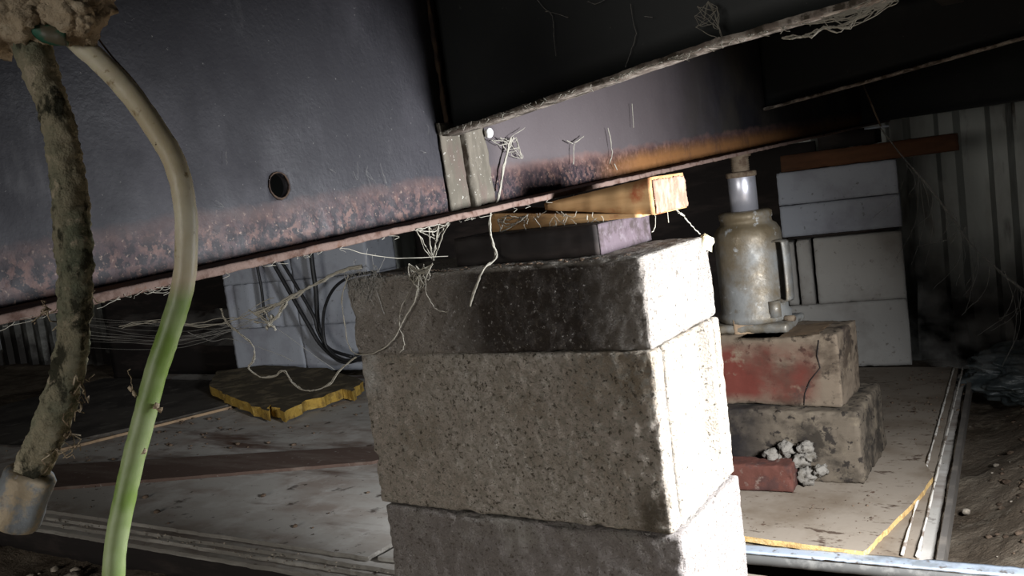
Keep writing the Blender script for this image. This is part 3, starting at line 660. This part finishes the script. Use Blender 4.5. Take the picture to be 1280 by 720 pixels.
# foam board
P_ = [onZ(x, y, .035) for x, y in ((262, 484), (292, 500), (336, 516), (342, 508), (356, 518), (384, 502), (400, 500), (425, 489), (440, 492), (452, 478), (410, 462), (330, 458), (270, 466))]
bm = bmesh.new(); cx = sum(p.x for p in P_) / len(P_); cy = sum(p.y for p in P_) / len(P_)
top = []; N_ = []
for i in range(len(P_)):
    a, b = P_[i], P_[(i + 1) % len(P_)]
    for k in range(8):
        q = a.lerp(b, k / 8); q += Vector((fbm(q, 20, 1), fbm(q, 20, 7), 0)) * .014; N_.append((q.x - cx, q.y - cy))
prism(bm, N_, 0, .034); bmesh.ops.subdivide_edges(bm, edges=[e for e in bm.edges if abs(e.verts[0].co.z - e.verts[1].co.z) > .01], cuts=2)
for v in bm.verts: v.co += Vector((fbm(v.co, 40, 3), fbm(v.co, 40, 6), 0)) * .003
o = obj('foam_board', bm, M['foam_top'], None, (cx, cy, .0075), smooth=False); o.data.materials.append(M['foam'])
for f in o.data.polygons:
    if abs(f.normal.z) < .5: f.material_index = 1
tag(o, 'broken slab of yellow foam board on the floor under the far left pier', 'foam board')

# ================================================================== HOSES, near left
hp = [(70, 20, .47), (92, 48, .462), (128, 80, .458), (165, 120, .455), (200, 170, .452), (221, 210, .45), (231, 255, .45), (233, 305, .45), (229, 355, .45), (215, 405, .45), (195, 465, .452), (178, 530, .455), (163, 590, .458), (150, 650, .46), (143, 700, .462), (140, 780, .464)]
HP = [atD(*q) for q in hp]
HOSE_Z = atD(226, 366, .45).z
bm = bmesh.new(); tube(bm, smooth_path(HP, 9), .0056, 20, True, .00025, 2)
hz = obj('hose', bm, hose_mat()); tag(hz, 'pale hose turning green lower down, hanging in front of the beam', 'hose')
rp = [(40, 20, .455), (36, 45, .455), (52, 95, .45), (72, 150, .447), (84, 215, .445), (91, 290, .444), (94, 350, .444), (93, 410, .445), (84, 470, .447), (62, 535, .45), (40, 585, .452), (30, 606, .453)]
bm = bmesh.new(); tube(bm, smooth_path([atD(*q) for q in rp], 22), lambda t: .0082 + .0006 * math.sin(t * 17), 26, True, .0012, 5)
hr_ = empty('mud_caked_hose', atD(40, 20, .455)); tag(hr_, 'thin hose caked in rough mud with a grey end piece, hanging at left', 'hose')
def under(o, root):
    o.parent = root; o.matrix_parent_inverse = Matrix.Translation(-root.location); return o
under(obj('mud_skin', bm, M['rope']), hr_)
# end ferrule
a, b = atD(40, 588, .452), atD(16, 656, .455)
bm = bmesh.new(); pts = [a.lerp(b, t) for t in (0, .04, .1, .3, .5, .7, .9, .97, 1)]
rad = [.0085, .0112, .0123, .0124, .0122, .0126, .0127, .0118, .0095]
tube(bm, pts, lambda t: rad[min(8, int(round(t * 8)))], 28, True, .0006, 6); under(obj('end_ferrule', bm, M['cap_grey']), hr_)
# root-like tufts on the mud
bm = bmesh.new()
for (x, y) in ((100, 500), (78, 560), (86, 545), (108, 478), (98, 380), (100, 360), (66, 385), (90, 470)):
    p = atD(x - 6, y, .447)
    for k in range(5):
        q = [p]; 
        for s_ in range(5): q.append(q[-1] + Vector((random.uniform(-1, 1), random.uniform(-1, 1), random.uniform(-1.2, .6))) * .0035)
        tube(bm, q, .00035, 4)
rt_ = under(obj('root_tuft', bm, M['mud']), hr_); rt_['kind'] = 'stuff'
# clod above: lumpy dried mud knot the hoses come out of
bm = bmesh.new()
for i, (x, y, r, d) in enumerate(((18, 12, .021, .462), (45, -8, .025, .466), (60, 12, .016, .455), (92, 18, .0145, .452), (98, 2, .0155, .456), (75, -14, .022, .465), (2, 34, .0125, .455), (-10, 10, .024, .465), (32, 26, .014, .45), (105, 28, .006, .447), (20, -30, .03, .47), (90, -30, .022, .47))):
    lump(bm, atD(x, y, d), r, i, 1, 4, .28, 2.2)
for v in bm.verts: v.co += Vector((nz(v.co, 300, 1), nz(v.co, 300, 2), nz(v.co, 300, 3))) * .0016
mk = obj('mud_clod', bm, M['mud']); tag(mk, 'lumpy dried mud clod where both hoses hang at top left', 'mud')
bm = bmesh.new(); tube(bm, smooth_path([atD(44, 36, .447), atD(60, 44, .445), atD(84, 46, .447)], 6), .0045, 12, True, .0008, 3)
o = obj('green_ring', bm, mat('green plastic', (.02, .10, .06), [((.1, .09, .06), 60, .5, .6)], .5)); under(o, hr_)
# the wire running behind the hose
bm = bmesh.new(); tube(bm, smooth_path([atD(110, 30, .46), atD(138, 68, .462), atD(165, 98, .465), atD(185, 125, .468), atD(206, 165, .46)], 6), .0005, 5); o = obj('thin_wire', bm, M['rusty']); tag(o, 'thin dark wire running beside the pale upper hose', 'wire')

# ================================================================== COBWEBS
def thread(bm, pts, r=.0006, jit=.0012, per=5):
    P = smooth_path(pts, per)
    P = [p + Vector((random.gauss(0, jit), random.gauss(0, jit), random.gauss(0, jit))) * .5 for p in P]
    tube(bm, P, lambda t: r * (.55 + .9 * random.random()), 4, False)
def web_obj(bm, label, m='silk'):
    o = obj('cobweb', bm, M[m]); tag(o, label, 'cobweb')
    if any(k in label for k in ('wisps', 'sparse', 'matted', 'fringe', 'spread', 'fine thread', 'string', 'short web', 'tangle', 'fan')): o['kind'] = 'stuff'
    return o
def tangle(bm, P, n, r=.00035, sag=.01):
    for _ in range(n):
        a, b = random.choice(P), random.choice(P)
        if (a - b).length < 1e-4: continue
        mid = a.lerp(b, random.uniform(.3, .7)) + Vector((random.gauss(0, sag * .5), random.gauss(0, sag * .5), random.gauss(0, sag * .5) - sag * .6))
        thread(bm, [a, mid, b], r, .0006)
Yw = -.112
# strand with star clump left of the pier
bm = bmesh.new()
L1 = [onY(x, y, Yw) for x, y in ((452, 332), (425, 340), (400, 352), (370, 368), (345, 382), (318, 392), (285, 402), (240, 408), (200, 404), (150, 408))]
for k in range(4): thread(bm, [p + Vector((0, 0, random.gauss(0, .0012))) for p in L1[:6]], .0014, .0012)
for k in range(3): thread(bm, [p + Vector((0, 0, random.gauss(0, .006))) for p in L1[4:]], .0006, .002)
cc = onY(337, 405, Yw)
for x, y in ((310, 388), (322, 392), (330, 386), (355, 378), (352, 388), (344, 412), (338, 396), (318, 402), (360, 375)):
    thread(bm, [onY(x, y, Yw), onY((x + 337) / 2 + 2, (y + 405) / 2, Yw), cc], .0014, .001)
lump(bm, cc, .0035, 4, 1.4, 1, .6); lump(bm, onY(340, 396, Yw), .003, 6, 1.4, 1, .6); lump(bm, onY(334, 410, Yw), .0025, 8, 1.4, 1, .6)
web_obj(bm, 'thick dusty cobweb strand with a star shaped clump left of the pier')
bm = bmesh.new()
for k in range(3): thread(bm, [onY(x + random.gauss(0, .8), y + random.gauss(0, .8), Yw) for x, y in ((277, 385), (283, 402), (300, 418), (316, 432), (318, 448), (311, 460), (326, 471), (342, 470), (356, 464), (366, 478), (378, 488), (395, 487), (412, 478), (426, 462), (445, 446))], .0007, .0008)
web_obj(bm, 'wavy pale web thread looping below the star clump to the pier')
bm = bmesh.new()
for k in range(2): thread(bm, [onY(x + random.gauss(0, .6), y, -.104) for x, y in ((436, 345), (428, 372), (431, 405), (436, 432), (447, 443), (470, 440), (492, 424), (505, 400), (520, 372), (524, 345))], .0006, .0006)
thread(bm, [onY(x, y, -.104) for x, y in ((524, 345), (514, 360), (498, 398), (505, 430), (500, 440))], .0005)
thread(bm, [onY(x, y, -.104) for x, y in ((530, 345), (536, 375), (548, 388), (560, 390))], .0004)
web_obj(bm, 'fine thread hanging in a loop across the left end of the cap')
bm = bmesh.new()
cp = [onY(x, y, -.101) for x, y in ((511, 330), (518, 338), (527, 342), (536, 338), (541, 330), (516, 352), (530, 356), (535, 350), (524, 362), (520, 332), (530, 331))]
tangle(bm, cp, 40, .0006, .004); web_obj(bm, 'pale matted web clump on the top edge of the cap')
bm = bmesh.new()
for k in range(3): thread(bm, [onY(x + random.gauss(0, .6), y, -.100 if y > 325 else -.06) for x, y in ((613, 262), (613, 285), (616, 305), (619, 322), (606, 335), (597, 352), (592, 368), (587, 383))], .0010, .0007)
web_obj(bm, 'thick pale web string hanging from the beam onto the cap front')
# tangles under the flange, between flange and cap
bm = bmesh.new()
def fl(x): return onX(x, 403 - x * .2235, .05)
A_ = [fl(x) + Vector((0, 0, -.001)) for x in (360, 385, 405, 425, 445, 465, 485, 505, 525, 545, 560)]
B_ = [onY(x, y, -.085) for x, y in ((430, 352), (440, 338), (452, 330), (470, 330), (490, 326), (510, 330), (540, 326), (560, 320))]
for _ in range(30):
    a, b = random.choice(A_), random.choice(B_)
    if abs(a.x - b.x) > .12: continue
    thread(bm, [a, a.lerp(b, .5) + Vector((random.gauss(0, .008), random.gauss(0, .006), -.008 * random.random())), b], random.choice((.0003, .00045, .0007)), .0008)
web_obj(bm, 'tangle of web threads between beam flange and left cap corner')
bm = bmesh.new()
for k in range(60):
    a = onY(434 + random.random() * 40, 340 + random.random() * 22, -.1005)
    thread(bm, [a, a + Vector((random.gauss(0, .008), -.001, random.gauss(0, .008))), a + Vector((random.gauss(0, .012), 0, random.gauss(0, .012)))], .0004, .0008)
web_obj(bm, 'matted grey web fuzz on the left end of the cap', 'silk_faint')
bm = bmesh.new()
A_ = [fl(x) for x in (520, 535, 548, 560)] ; B_ = [onY(541, 325, -.08), onY(545, 300, -.08), onY(538, 290, -.08)]
for a in A_:
    for b in B_: thread(bm, [a, a.lerp(b, .5), b], .0007, .001)
tangle(bm, B_ + A_, 10, .0004, .004)
web_obj(bm, 'small funnel of web under the beam above the cap')
# threads on the web of the beam
XW = .010
bm = bmesh.new()
for k in range(3): thread(bm, [onX(x + random.gauss(0, .6), y, XW) for x, y in ((640, 172), (634, 190), (629, 212), (625, 238), (620, 258))], .0009, .0007)
tangle(bm, [onX(x, y, XW) for x, y in ((615, 175), (625, 172), (636, 176), (648, 185), (652, 198), (640, 190), (628, 180), (656, 160), (645, 172))], 26, .0004, .004)
web_obj(bm, 'pale web string with fan of threads on the beam beside the egg sac')
bm = bmesh.new()
for pl_ in (((717, 205), (717, 182), (722, 176), (730, 170)), ((716, 180), (708, 176)), ((762, 205), (765, 190), (760, 160)), ((768, 205), (771, 212)), ((790, 130), (792, 160))):
    thread(bm, [onX(x, y, XW) for x, y in pl_], .0007, .0006)
web_obj(bm, 'short pale web wisps on the beam above the wedges')
bm = bmesh.new()
for _ in range(9):
    x = random.choice((random.gauss(430, 40), random.uniform(180, 540))); y = random.gauss(195, 22) + (430 - x) * .12
    a = onX(x, y, XW - .0045); thread(bm, [a, a + Vector((0, random.gauss(0, .006), random.gauss(-.002, .007))), a + Vector((.001, random.gauss(0, .008), random.gauss(-.003, .006)))], .00013, .0004)
web_obj(bm, 'scattered faint web wisps on the dark beam face', 'silk_faint')
# fuzz along the flange edge
bm = bmesh.new()
for _ in range(45):
    x = random.uniform(0, 740); a = onX(x, 404 - x * .2245, .0505)
    thread(bm, [a, a + Vector((.002, random.gauss(0, .005), -.002)), a + Vector((.001, random.gauss(0, .007), random.uniform(-.006, .001)))], .0002, .0006, 3)
o = web_obj(bm, 'fine fringe of web hairs along the lower flange edge', 'silk'); o['kind'] = 'stuff'
# outrigger edge webs
YO = -.141
bm = bmesh.new()
oe = [onY(x, y, YO) for x, y in ((978, 48), (995, 46), (1015, 44), (1030, 36), (1045, 34), (1060, 34), (1072, 22), (1085, 12), (1100, 6), (1122, -2))]
for k in range(4): thread(bm, [p + Vector((0, 0, random.gauss(0, .0012))) for p in oe], .0006, .001)
tangle(bm, oe[4:] + [onY(1010, 30, YO), onY(1030, 25, YO), onY(1090, -2, YO), onY(1035, 22, YO)], 26, .0004, .003)
web_obj(bm, 'pale ragged web hanging off the outrigger edge at top right')
bm = bmesh.new()
for _ in range(130):
    t = random.random(); x = 548 + t * 560; y = 166 - (x - 548) * .317 if x < 720 else (112 - (x - 720) * .335 if x < 900 else 52 - (x - 900) * .235)
    a = onY(x, y, YO); thread(bm, [a, a + Vector((random.gauss(0, .004), -.001, -.0015)), a + Vector((random.gauss(0, .006), 0, random.uniform(-.007, .001)))], .00035, .0006, 3)
o = web_obj(bm, 'fine fringe of web hairs along the near outrigger edge'); o['kind'] = 'stuff'
YF = -.1215
bm = bmesh.new()
for pl_ in (((672, 0), (682, 12), (690, 20), (692, 42), (695, 70)), ((682, 14), (700, 18), (710, 22)), ((788, 5), (792, 30), (795, 42), (788, 66), (782, 84)), ((735, 2), (745, 5), (755, 0)), ((806, 20), (816, 22))):
    thread(bm, [onY(x, y, YF) for x, y in pl_], .0004, .0005)
web_obj(bm, 'sparse pale threads on the dark outrigger face', 'silk_faint')
bm = bmesh.new()
tangle(bm, [onY(x, y, YF - .012) for x, y in ((872, 8), (885, 2), (897, 10), (880, 24), (870, 34), (890, 30), (903, 48), (898, 36), (868, 20))], 26, .0003, .004)
web_obj(bm, 'round tangle of threads on the outrigger near the top edge')
# below the wedges
bm = bmesh.new()
for _ in range(22):
    x = random.uniform(625, 760); a = onY(x, 268 + random.uniform(-4, 12), -.012); thread(bm, [a, a + Vector((random.gauss(0, .004), 0, -.006)), a + Vector((random.gauss(0, .008), 0, random.uniform(-.02, .004)))], .0004, .0008, 3)
tangle(bm, [onY(x, y, -.012) for x, y in ((622, 275), (640, 280), (625, 290), (660, 268), (650, 272), (632, 270))], 20, .0005, .003)
web_obj(bm, 'ragged web fringe hanging from the wood wedges')
bm = bmesh.new()
for k in range(2): thread(bm, [onX(x, y, .16) for x, y in ((845, 262), (856, 272), (866, 284), (874, 292))], .0007, .001)
thread(bm, [onX(x, y, .165) for x, y in ((834, 262), (836, 278))], .0005); thread(bm, [onX(x, y, .165) for x, y in ((818, 264), (819, 284), (814, 290))], .0006)
web_obj(bm, 'short web threads hanging from the wedge end to the cap')
# sheet webs behind
def web_sheet(P, label):
    bm = bmesh.new(); n, m_ = 18, 8
    a, b, c_, d = P; vs = [[bm.verts.new(a.lerp(b, i / n).lerp(d.lerp(c_, i / n), j / m_) + Vector((0, random.gauss(0, .006), random.gauss(0, .003)))) for j in range(m_ + 1)] for i in range(n + 1)]
    for i in range(n):
        for j in range(m_): bm.faces.new([vs[i][j], vs[i + 1][j], vs[i + 1][j + 1], vs[i][j + 1]])
    o = obj('cobweb', bm, M['web_sheet']); tag(o, label, 'cobweb'); return o
web_sheet([onY(112, 395, .5), onY(310, 385, .5), onY(300, 432, .35), onY(112, 425, .35)], 'dusty sheet web behind the pale hose, under the beam')
bm = bmesh.new()
for _ in range(13):
    y = random.uniform(395, 432); P = [onY(105, y + random.gauss(0, 5), .36), onY(200, y + 6, .36), onY(265, y * .6 + 166, .36), onY(315, 402 + random.gauss(0, 5), .36)]
    thread(bm, P, .0005, .002)
thread(bm, [onY(x, y, .36) for x, y in ((235, 415), (262, 426), (290, 424), (340, 440), (368, 452))], .0008); thread(bm, [onY(x, y, .36) for x, y in ((345, 410), (380, 435), (418, 462))], .0007)
web_obj(bm, 'spread of dusty web threads under the beam behind the hose', 'silk_faint')
web_sheet([onY(1140, 190, 1.62), onY(1215, 260, 1.62), onY(1290, 470, 1.55), onY(1150, 455, 1.6)], 'dusty sheet web beside the far pier, in front of the corrugated wall')
bm = bmesh.new()
for k in range(3): thread(bm, [onY(x, y + random.gauss(0, 1), 1.60) for x, y in ((1100, 160), (1130, 198), (1170, 245), (1210, 300), (1250, 340), (1290, 372))], .0012, .002)
for _ in range(24):
    t = random.random(); x = 1130 + 150 * t; y = 200 + 165 * t; a = onY(x, y, 1.60); b = onY(x + random.uniform(-60, 20), y + random.uniform(20, 120), 1.6); thread(bm, [a, a.lerp(b, .5) + Vector((.02, 0, -.01)), b], .0007, .002)
web_obj(bm, 'long slanting web strand from the brown timber down to the right', 'silk_faint')
# rod and strip at the far right
bm = bmesh.new(); tube(bm, [onY(1078, 104, 1.45), onY(1101, 158, 1.45)], .0022, 6); o = obj('thin_rod', bm, M['rusty']); tag(o, 'thin slanted wire rod hanging above the brown timber', 'wire')
bm = bmesh.new(); a = onY(1088, 160, 1.66); bm2 = rough_box((.062, .012, .006), .004, .001, .0003, .001, 3); bm.free(); o = obj('pale_strip', bm2, M['rail'], None, (a.x + .01, a.y + .03, a.z), (0, .03, .15)); tag(o, 'small pale strip on top of the brown timber', 'strip')
# egg sac
bm = bmesh.new(); lump(bm, (0, 0, 0), .0050, 2, 1.15, 3, .12); o = obj('egg_sac', bm, M['egg'], None, onX(611, 166, .0115)); tag(o, 'small round white spider egg sac on the beam', 'egg sac')

# ================================================================== LOOSE DIRT
def crumbs(name, n, fn, r0, r1, m, label, sub=1):
    bm = bmesh.new()
    for i in range(n):
        x, y, z = fn(); r = random.uniform(r0, r1) * random.choice((.5, .7, 1)); lump(bm, (x, y, z + r * .3), r, i, .55, sub, .6, 1.4)
    o = obj(name, bm, M[m]); tag(o, label, 'dirt', kind='stuff'); return o
def clus(x0, x1, y0, y1, z, keep=.0):
    def f():
        while True:
            x, y = random.uniform(x0, x1), random.uniform(y0, y1)
            if fbm((x, y, 0), 3.5, 5) + .4 > random.random() * 1.3 + keep: return x, y, z
    return f
crumbs('dirt_crumbs', 420, clus(-3.0, -.4, .26, 1.6, .001), .002, .009, 'crumb', 'dark dirt crumbs scattered on the grey sheets left of the pier')
crumbs('dirt_crumbs', 130, clus(-.1, .24, .52, .78, .0095), .0007, .003, 'crumb', 'dark dirt crumbs scattered on the tan board', 1)
crumbs('dirt_crumbs', 130, clus(.10, .30, .8, 1.7, .0), .001, .005, 'crumb', 'dark dirt crumbs on the long base board right of the timbers', 1)
def gr(x0, x1, y0, y1):
    def f():
        x, y = random.uniform(x0, x1), random.uniform(y0, y1); return x, y, ground_z(x, y)
    return f
crumbs('rubble', 640, gr(-1.6, -.1, -.35, .20), .004, .028, 'crumb_pale', 'pale rubble crumbs on the ground in front of the layered sheets')
crumbs('dirt_clods', 700, gr(.37, 1.1, .2, 1.9), .002, .011, 'crumb', 'brown dirt clods on the ground at right')
crumbs('rubble', 70, gr(.37, 1.0, .3, 1.4), .002, .007, 'crumb_pale', 'few pale stones in the dirt at right')
crumbs('dust_lumps', 150, lambda: (random.uniform(-1.6, -.5), .232 + random.gauss(0, .006), random.choice((-.008, -.016, -.024))), .001, .0035, 'crumb_pale', 'dust lumps clinging along the edges of the layered sheets')
crumbs('cap_grit', 160, lambda: (random.uniform(-.18, .18), random.uniform(-.092, -.055), CAPZ - .0005), .0008, .0028, 'crumb', 'dirt grit along the front top edge of the pier cap')
p = onZ(1208, 640, -.03)
for x, y, r, lab in ((1208, 642, .008, 'pale round pebble in the dirt right of the trims'),):
    q = onZ(x, y, ground_z(p.x, p.y)); bm = bmesh.new(); lump(bm, (0, 0, 0), r, 4, .75, 3, .15); o = obj('pebble', bm, M['crumb_pale'], None, (q.x, q.y, q.z + .004)); tag(o, lab, 'stone')
# crumpled plastic
q = onZ(1262, 500, -.03); bm = bmesh.new()
g_ = bmesh.ops.create_icosphere(bm, subdivisions=6, radius=1)
for v in g_['verts']:
    d = v.co.copy(); k = 1 + .35 * fbm(d, 1.6, 3) + .16 * abs(nz(d, 5, 2)) + .07 * abs(nz(d, 12, 8)); v.co = Vector((d.x * .20 * k, d.y * .15 * k, d.z * .065 * k))
o = obj('plastic_sheet', bm, M['plastic'], None, (q.x + .09, q.y + .17, .0)); tag(o, 'crumpled dark plastic sheet heaped on the dirt at right', 'plastic sheet')
# dry leaf scraps on the hose
bm = bmesh.new()
for x, y in ((168, 492), (163, 486), (200, 512), (195, 508), (181, 564)):
    lump(bm, atD(x, y, .449), .0017, x, .9, 1, .9, 2); 
thread(bm, [atD(162, 462, .449), atD(165, 480, .449), atD(170, 498, .449)], .0003)
o = obj('leaf_scraps', bm, M['mud'], hz); o['label'] = 'dry leaf scraps stuck on the green hose'
